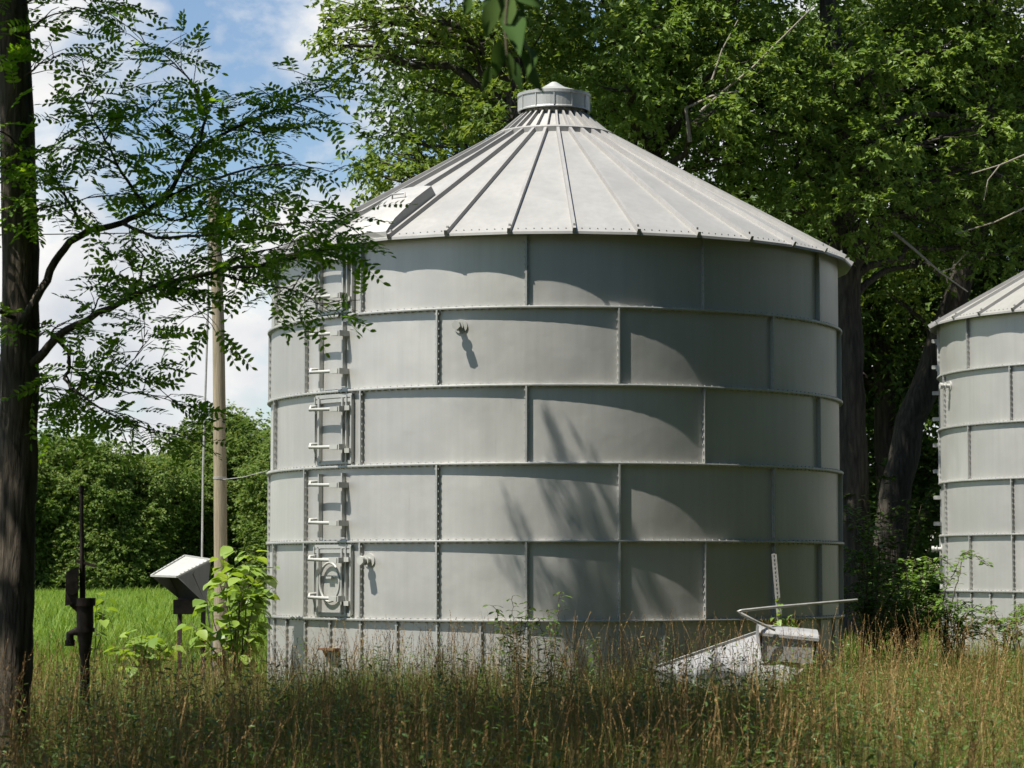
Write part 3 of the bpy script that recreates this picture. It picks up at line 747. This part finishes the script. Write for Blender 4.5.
big_tree('maple_tree', 'tall maple whose brown trunk rises just behind the right wall of the near bin', t3, .26, .12,
  pl([(770,130,.8),(800,110,.8),(830,120,.7),(790,165,.8),(825,170,.8),(855,150,.8),(885,140,.8),(870,195,.8),(840,215,.7),(800,205,.6),(880,70,.8),(780,60,.6),(850,40,.8),(835,75,.7),(855,100,.7),(870,240,.5)], 39.3, .7) + pl([(905,180,.9),(925,215,.9),(905,235,.7),(920,90,.8),(905,30,.8),(935,255,.6),(990,250,.7),(1010,180,.9),(980,130,.7),(950,170,.9),(975,205,.8),(960,50,.9),(1020,120,.9)], 41, .8)
  + ell(X(830,40), 40.5, 13, 3.0, 1.6, 1.6, 14, .9, 1.3), 'maple', .12, 130, G, .42, 15, dead=dead[1:], shrink=.78)
t4 = [Vector((X(885,43), 43, 0)), P(893,500,43), P(912,420,43), P(945,330,43), P(975,230,43), P(985,100,43), P(990,-50,43)]
big_tree('maple_tree', 'maple with dark leaning trunk in the gap between the two bins', t4, .3, .12,
  pl([(1000,60,1.1),(1040,100,1.2),(1060,30,1.2),(985,10,1),(1030,-30,1.3),(1000,150,.9),(1050,180,1.1),(960,20,.9),(930,-20,1.1),(1020,230,.8),(900,300,.7),(880,260,.7)], 42.5)
  + ell(X(1000,43), 43.5, 13.5, 3, 2.4, 2, 12, 1, 1.4), 'maple_pale', .125, 120, G, .42, 15, shrink=.8)
# darker row further back
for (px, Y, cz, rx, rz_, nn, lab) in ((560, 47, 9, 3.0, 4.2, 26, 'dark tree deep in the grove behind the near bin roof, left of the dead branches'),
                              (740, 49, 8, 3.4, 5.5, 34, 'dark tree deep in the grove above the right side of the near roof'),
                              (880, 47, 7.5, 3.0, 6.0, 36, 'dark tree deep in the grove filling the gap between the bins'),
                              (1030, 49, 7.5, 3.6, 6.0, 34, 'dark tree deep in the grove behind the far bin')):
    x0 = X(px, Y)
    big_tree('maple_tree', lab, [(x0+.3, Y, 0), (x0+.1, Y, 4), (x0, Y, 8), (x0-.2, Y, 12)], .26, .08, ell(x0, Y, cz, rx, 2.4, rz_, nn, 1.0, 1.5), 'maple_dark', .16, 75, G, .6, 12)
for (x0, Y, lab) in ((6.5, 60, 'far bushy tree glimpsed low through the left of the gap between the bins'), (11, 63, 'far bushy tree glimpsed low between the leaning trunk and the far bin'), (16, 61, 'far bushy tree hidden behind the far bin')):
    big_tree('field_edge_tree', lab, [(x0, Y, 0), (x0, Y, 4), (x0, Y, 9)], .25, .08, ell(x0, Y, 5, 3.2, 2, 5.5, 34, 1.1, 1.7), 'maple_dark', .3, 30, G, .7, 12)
# unseen trees continuing the grove, added dense to block sky light from the bin
OG = 'unseen trees added around the meadow to block sky light'
sur = None
for (x0, y0, sc_) in ((12.5, 24, 1.15), (11.5, 17.5, 1.3), (15.5, 20, 1.5), (17.5, 31, 1.4), (11.8, 11, 1.35), (11, 4, 1.4), (4, -10, 1.5), (-4, -11, 1.5), (11, -5, 1.5), (-11, -8, 1.35), (15, 8, 1.6), (13, -3, 1.6)):
    if sur is None: o = sur = big_tree('maple_tree', 'unseen leafy maple added at the edge of the meadow to block sky light', [(x0, y0, 0), (x0, y0, 3), (x0, y0, 7), (x0, y0, 11)], .28, .08, ell(x0, y0, 6.6, 3.0, 3.0, 5.4, 40, 1.1, 1.7)+[((x0+3.2*math.cos(q), y0+3.2*math.sin(q), 1.3), 1.15) for q in range(6)], 'maple_dark', .26, 28, OG, .7, 12)
    else: o = copy_tree(sur)
    o.location = (x0, y0, 0); o.rotation_euler.z = x0*1.7; o.scale = (sc_, sc_, sc_)

# ------------------------------------------------------------------ trees beyond the field
protos = []
FG = 'row of trees beyond the green field'
for v in range(3):
    lob = ell(0, 0, 4.6, 3.4, 2.4, 3.9, 26, 1.0, 1.8)+[((random.uniform(-3.5, 3.5), -2.2, random.uniform(.7, 1.6)), random.uniform(.9, 1.3)) for _ in range(8)]
    protos.append(big_tree('field_edge_tree', 'leafy tree in the dense row beyond the green field', [(0, 0, 0), (.1, 0, 2), (0, .1, 5), (.1, 0, 7.5)], .25, .08, lob, 'far_leaf', .21, 95, FG, .65, 12, T=T_RHOMB))
k = 0
for i in range(28):
    px = -318+i*24; Y = 146+random.uniform(-5, 9)
    o = protos[k % 3] if k < 3 else copy_tree(protos[k % 3]); k += 1
    s = random.uniform(.88, 1.08)*(1.0 if px < 225 else 1.1); o.location = (X(px, Y), Y, 0); o.rotation_euler.z = random.uniform(0, 6); o.scale = (s, s, s*random.uniform(.92, 1.1))
    side = 'left of the pole' if px < 213 else 'right of the pole'
    o['label'] = 'leafy tree in the dense row beyond the green field, '+side

# ------------------------------------------------------------------ pole, cables
YP = 30.6
r = thing('utility_pole', 'weathered wooden pole standing left of the near bin', 'pole', (X(220.5, YP), YP, 0))
mb = MB(); pb = Vector((X(220.5, YP), YP, 0)); ptop = P(214, 192, YP)
mb.tube([Vector((0, 0, -.1)), (P(221, 600, YP)-pb), (P(220, 470, YP)-pb), (P(218.5, 330, YP)-pb), ptop-pb], [.086, .084, .08, .074, .07], 16, jit=.015)
mb.build('pole_shaft', M['pole'], r)
mb = MB()
for py in (478, 300):
    c = P(220 if py > 400 else 217.5, py, YP)-pb; mb.tube([c-Vector((0, 0, .015)), c+Vector((0, 0, .015))], .084, 16)
mb.build('band', M['wire'], r)
mb = MB(); cps = [P(209,180,30.3), P(208,310,30.3), P(203,470,30.2), P(202,556,30.1), P(204,585,30.0), P(207,604,30.0), P(212,640,30.1), Vector((X(214,30.2), 30.2, 0))]
mb.tube(cps, .014, 6); o = mb.build('cable', M['wire']); localise(o, cps[-1]); tag(o, 'thin grey cable hanging down beside the wooden pole onto the hood', 'cable')
mb = MB(); a, b_ = P(213, 232, YP-.08), P(-1500, 222, 27); mb.tube([a.lerp(b_, i/10)-Vector((0, 0, .12*math.sin(PI*i/10))) for i in range(11)], .007, 5)
o = mb.build('overhead_wire', M['black_wire']); localise(o, a); tag(o, 'thin dark overhead wire running left from the pole across the tree trunk', 'wire')
mb = MB(); a, b_ = P(220, 480, YP), P(267, 471, 29.6); mb.tube([a, a.lerp(b_, .5)-Vector((0, 0, .02)), b_], .006, 5)
o = mb.build('stay_wire', M['wire']); localise(o, a); tag(o, 'short pale wire between the pole and the near bin wall', 'wire')

# ------------------------------------------------------------------ sheet metal hood left of the bin
YH = 29.6
hb = Vector((X(196, YH), YH, 0)); r = thing('vent_hood', 'grey sheet metal hood with sloping lid and dark open mouth, left of the pole', 'hood', hb)
q = lambda px, py, dy=0: P(px, py, YH+dy)-hb
mb = MB()
l0, l1, h0, h1 = q(151,576,-.1), q(177,577,-.45), q(185,556,.35), q(211,560,0)   # lid corners
t = Vector((.01, -.01, .018))
def slab(mb, a, b, c, d, th):
    nn = (b-a).cross(d-a).normalized()*th
    mb.hexa([a-nn, b-nn, c-nn, d-nn, a, b, c, d])
slab(mb, l0, l1, h1, h0, .012); 
for a_, b_ in ((l0, l1), (l1, h1), (h1, h0), (h0, l0)): mb.bar(a_+Vector((0, 0, .004)), b_+Vector((0, 0, .004)), .022, .022)
for i in range(1, 9):
    for a_, b_ in ((l0, h0), (l1, h1)): mb.box(a_.lerp(b_, i/9)+Vector((0, 0, .017)), (.018, .018, .01))
mb.build('lid', M['paint'], r)
mb = MB(); bq = q(206, 604, -.05); bq2 = bq+(h0-h1)
slab(mb, l1+(h1-l1)*.02, bq, h1, l1+(h1-l1)*.5, .012)
mb.add([l1, bq, h1], [(0, 1, 2)]); mb.add([l0, h0, bq2], [(0, 1, 2)])
mb.build('side_panel', M['sheet'], r)
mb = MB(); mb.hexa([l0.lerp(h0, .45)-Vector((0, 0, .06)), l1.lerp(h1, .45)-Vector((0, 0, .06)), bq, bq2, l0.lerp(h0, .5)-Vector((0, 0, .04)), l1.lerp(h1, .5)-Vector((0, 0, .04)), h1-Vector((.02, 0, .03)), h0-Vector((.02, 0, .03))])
mb.build('mouth_shade_block', M['hood_shade'], r)  # solid block under the lid, its dark colour stands for shade in the mouth
mb = MB(); 
for p in (bq-Vector((.03, 0, 0)), bq2): mb.bar(p+Vector((0, 0, .02)), Vector((p.x, p.y, 0)), .05, .05)
mb.box((bq+bq2)/2-Vector((.09, 0, .06)), (.24, .34, .17))
mb.bar(bq, bq2, .05, .05); mb.build('support_leg', M['iron'], r)

# ------------------------------------------------------------------ hand pump
YU = 18.5; ub = Vector((X(85, YU), YU, 0)); r = thing('hand_pump', 'dark rusty hand pump with tall rod standing in the shaded grass', 'pump', ub)
q = lambda px, py, dy=0: P(px, py, YU+dy)-ub
mb = MB(); mb.tube([Vector((0, 0, 0)), Vector((0, 0, .03))], .13, 16); mb.tube([Vector((0, 0, .02)), q(85, 690), q(85, 660), q(85, 648)], [.05, .036, .034, .05], 14); mb.build('stem', M['iron'], r)
mb = MB(); mb.tube([q(85,650), q(85,636), q(85,629), q(85,604), q(85,603)], [.042, .055, .062, .062, .062], 18); mb.tube([q(85,606), q(85,598)], .078, 18); mb.tube([q(85,632), q(85,628)], .072, 18); mb.build('pump_body', M['iron'], r)
mb = MB(); mb.tube([q(84,634), q(76,631), q(70,634), q(70,645)], [.035, .032, .03, .03], 10); mb.tube([q(70,640), q(70,646)], .038, 10); mb.build('spout', M['iron'], r)
mb = MB(); c = (q(64,570)+q(79,605))/2; d = q(79,570)-q(64,605)
mb.hexa([q(65,606,-.05), q(78,603,-.05), q(78,603,.05), q(65,606,.05), q(66,572,-.05), q(79,566,-.05), q(79,566,.05), q(66,572,.05)])
mb.tube([q(72,588,-.075), q(72,588,.075)], .05, 14); mb.bar(q(71,604), q(80,612), .03, .03); mb.build('gear_head', M['iron'], r)
mb = MB(); mb.tube([q(82,602), q(82,560), q(81.5,487)], [.017, .016, .014], 10); mb.bar(q(76,561), q(96,566), .02, .02); mb.bar(q(84,560), q(84,602), .012, .02); mb.tube([q(81.5,492), q(81.5,486)], .02, 8); mb.build('pump_rod', M['iron'], r)

# ------------------------------------------------------------------ broad leaved saplings
def leafy(name, label, cat, base, stems, lsize, leafmat, T=T_HEART, step=.11, group=None, droop=.3, stem_r=.012, rnd=.9, aspect=.85):
    base = Vector(base); root = thing(name, label, cat, base, group); sb = MB(); pos, ax = [], []
    for st in stems:
        st = [Vector(p)-base for p in st]; L = sum((st[i+1]-st[i]).length for i in range(len(st)-1))
        m = max(3, int(L/step)); pts = []
        for i in range(m+1):
            f = i/m*(len(st)-1); k = min(int(f), len(st)-2); pts.append(st[k].lerp(st[k+1], f-k)+Vector((random.gauss(0, .008), random.gauss(0, .008), 0)))
        sb.tube(pts, [max(.003, stem_r*(1-i/(m+1))) for i in range(m+1)], 6)
        for i in range(1, m+1):
            if i < m*.2: continue
            for s in (-1, 1):
                if random.random() < .12: continue
                a = random.uniform(0, 2*PI); dv = Vector((math.cos(a), math.sin(a), random.uniform(-.1, .5)))
                pt = pts[i]+dv*lsize*random.uniform(.2, .6); sb.tube([pts[i], pt], [.003, .002], 4, cap=False)
                pos.append(tuple(pt)); ax.append(tuple(dv*rnd+Vector((0, 0, -droop-random.uniform(0, .4)))))
    pos, ax = np.array(pos), np.array(ax); n = len(pos); ln = lsize*rng.uniform(.6, 1.2, n)
    V, Fc = leaves(pos, ax, np.array([0, 0, 1.])+rng.normal(0, .3, (n, 3)), ln, ln*aspect, T)
    sb.build('stem', M['twig'], root); fast_mesh('leaves', V, Fc, M[leafmat], root)
    return root
YS = 27.3; b0 = Vector((X(236, YS), YS, 0)); S = lambda px, py, dy=0: P(px, py, YS+dy)
leafy('sapling', 'bright yellow green large leaved sapling between the pole and the near bin', 'sapling', b0,
      [[b0, S(238,650), S(240,590), S(236,548)], [b0, S(245,640,.2), S(258,585,.2), S(266,570,.25)], [b0, S(222,650,-.2), S(214,620,-.2), S(210,600,-.3)], [b0, S(245,650,-.3), S(252,610,-.3), S(256,596,-.3)], [b0, S(232,640,-.3), S(226,600,-.3), S(228,575,-.3)], [b0, S(222,660,-.3), S(200,635,-.3), S(190,622,-.3)], [b0, S(240,660,-.2), S(248,635,-.2), S(254,625,-.2)], [b0, S(234,620,.1), S(220,585,.1), S(224,560,.1)], [b0, S(246,610,.1), S(250,570,.1), S(250,552,.1)], [b0, S(240,600,-.2), S(262,600,-.3), S(272,588,-.3)], [b0, S(236,630,-.3), S(242,600,-.4), S(243,575,-.4)]], .165, 'sapling_leaf', step=.085, T=T_BROAD)
YS = 26.0; b0 = Vector((X(140, YS), YS, 0)); S = lambda px, py, dy=0: P(px, py, YS+dy)
leafy('sapling', 'low yellow green large leaved sprout left of the hood, nearer the pump', 'sapling', b0,
      [[b0, S(140,660), S(140,632)], [b0, S(130,660,.1), S(116,636,.1)], [b0, S(150,660,-.1), S(158,634,.1)], [b0, S(148,665,-.2), S(168,645,-.2)], [b0, S(133,665,-.2), S(124,648,-.2)], [b0, S(145,655,-.3), S(150,640,-.3)], [b0, S(136,655,-.3), S(132,640,-.3)]], .165, 'sapling_leaf', step=.075, T=T_BROAD)
YS = 36.0; b0 = Vector((X(96, YS), YS, 0)); S = lambda px, py, dy=0: P(px, py, YS+dy)
leafy('sapling', 'small bright sprout at the field edge just right of the pump body', 'sapling', b0, [[b0, S(96,620), S(97,596)], [b0, S(102,620), S(106,600)]], .16, 'sapling_leaf', step=.14)
# locust seedlings by the bin wall, weeds
for px, tops, lab in ((515, ((512,596),(495,606),(530,604),(505,620),(522,618)), 'leafy green seedling against the middle of the near bin wall'), (552, ((560,592),(548,610),(538,618)), 'small leafy seedling just right of a similar one, leaning away from it')):
    Y = 25.2; b0 = Vector((X(px, Y), Y, 0))
    leafy('seedling', lab, 'seedling', b0, [[b0, P(px+(tx-px)*.3, 655, Y), P(tx, ty, Y+random.uniform(-.2, .2))] for tx, ty in tops], .085, 'weed', T=T_OVAL, step=.04, stem_r=.006, aspect=.4)

# ------------------------------------------------------------------ shrubs at the right
def cane_shrub(label, px, Y, canes, lsz, step=.055, mat='shrub_leaf'):
    b0 = Vector((X(px, Y), Y, 0)); st = []
    for c in canes: st.append([b0+Vector((random.uniform(-.25, .25), random.uniform(-.25, .25), 0))]+[P(a, b_, Y+random.uniform(-.45, .45)) for a, b_ in c])
    return leafy('shrub', label, 'shrub', b0, st, lsz, mat, T=T_OVAL, step=step, group='shrubs between the bins', droop=.15, stem_r=.01, aspect=.55)
def fan(px, n, y0, y1, spread):
    out = []
    for i in range(n):
        tx = px+random.uniform(-spread, spread); ty = random.uniform(y0, y1); out.append([(px+(tx-px)*.35, ty+(650-ty)*.45), (px+(tx-px)*.8, ty+4), (tx+(tx-px)*.25, ty+random.uniform(4, 22))])
    return out
cane_shrub('tall arching shrub right beside the near bin wall, with long thin canes', 872, 31.6, [[(868,560),(852,515),(836,506),(818,505)], [(872,560),(862,520),(848,504)], [(880,560),(878,535),(870,520),(866,545)], [(866,580),(850,550),(832,546),(824,575)]]+fan(872, 22, 545, 615, 36), .085)
cane_shrub('dense leafy shrub in the middle of the gap between the bins', 905, 32.6, fan(905, 46, 548, 622, 46), .08)
cane_shrub('leafy shrub spilling in front of the far bin base', 950, 33.2, [[(955,590),(965,552),(975,556),(988,566)], [(945,590),(960,560),(970,550)]]+fan(950, 28, 590, 630, 45), .075)
cane_shrub('low shrub in front of the far bin at the right edge', 1005, 33, fan(1005, 16, 596, 635, 40), .075)
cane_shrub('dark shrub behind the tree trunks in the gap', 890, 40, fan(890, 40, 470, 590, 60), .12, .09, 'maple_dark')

# ------------------------------------------------------------------ discarded hopper
YO = 25.4; ob = Vector((X(760, YO), YO, 0)); r = thing('hopper', 'discarded pale sheet metal hopper with bent pipe frame lying in the grass', 'hopper', ob)
q = lambda px, py, dy=0: P(px, py, YO+dy)-ob
mb = MB(); a, b_, c, d = q(655,668,-.25), q(757,633,.35), q(824,652,.1), q(770,700,-.6)
e = q(700,690,-.6)
mb.add([a, e, d, c, b_], [(0, 1, 2, 3, 4)]); dn = Vector((0, 0, -.02)); lo = [Vector((p.x, p.y, 0)) for p in (a, e, d, c, b_)]
up5 = [a, e, d, c, b_]
for i in range(5):
    j = (i+1) % 5; mb.add([lo[i], lo[j], up5[j], up5[i]], [(0, 1, 2, 3)])
mb.build('hopper_sheet', M['sheet'], r)
mb = MB()
for p, s in ((a, e), (e, d), (d, c), (c, b_), (b_, a)): mb.bar(p+Vector((0, 0, .006)), s+Vector((0, 0, .006)), .03, .03)
mb.build('rim', M['flange'], r)
mb = MB(); h0, h1 = q(759,634,-.15), q(819,640,-.22); ax = (h1-h0).normalized(); dp = Vector((0, .34, 0)); m = 8; L, Rr = [], []
for i in range(m+1):
    an = PI*i/m; off = Vector((0, .17-.17*math.cos(an), 0.10*math.sin(an))); L.append(h0+off); Rr.append(h1+off)
vs = L+Rr
mb.add(vs, [(i, m+1+i, m+2+i, i+1) for i in range(m)], True)
fl = [h0-Vector((-.03, -.02, .26)), h1-Vector((.06, -.02, .24))]
mb.add([h0+Vector((.03, .02, -.01)), h1+Vector((-.05, .02, -.01)), fl[1], fl[0]], [(3, 2, 1, 0)])
mb.add([L[-1], Rr[-1], fl[1]+dp, fl[0]+dp], [(0, 1, 2, 3)])
mb.add(L+[fl[0]+dp, fl[0]], [tuple(range(m+3))]); mb.add(Rr+[fl[1]+dp, fl[1]], [tuple(range(m+2, -1, -1))])
mb.bar(h0, h1, .02, .03); mb.build('rounded_cover', M['sheet'], r)
mb = MB(); mb.tube([q(775,630,-.2), q(757,622,-.25), q(741,613.5,-.3), q(738,611.5,-.3), q(742,610.5,-.28), q(770,607.5,-.1), q(852,600.5,.4), q(857,600,.45)], .015, 8); mb.build('pipe_frame', M['wire'], r)
YB = 25.9; pb = Vector((X(786, YB), YB, 0)); mb = MB(); A_, B_ = pb, P(774, 554, YB); dv = (B_-A_)
for s in (-1, 1): mb.bar(A_+Vector((s*.016, 0, 0)), B_+Vector((s*.016, 0, 0)), .016, .02)
for i in range(1, 42): p = A_.lerp(B_, i/41-.002); mb.box(p, (.022, .018, .018))
o = mb.build('perforated_post', M['wire']); localise(o, pb); tag(o, 'slim perforated steel post leaning against the near bin behind the hopper', 'post')
YS = 25.85; b0 = Vector((X(783, YS), YS, 0)); S = lambda px, py, dy=0: P(px, py, YS+dy)
leafy('seedling', 'yellow green vine seedling climbing behind the discarded hopper', 'seedling', b0, [[b0, S(782,640), S(780,600)], [b0, S(786,640), S(792,616)], [b0, S(780,640), S(776,618)]], .075, 'sapling_leaf', step=.07, stem_r=.006)
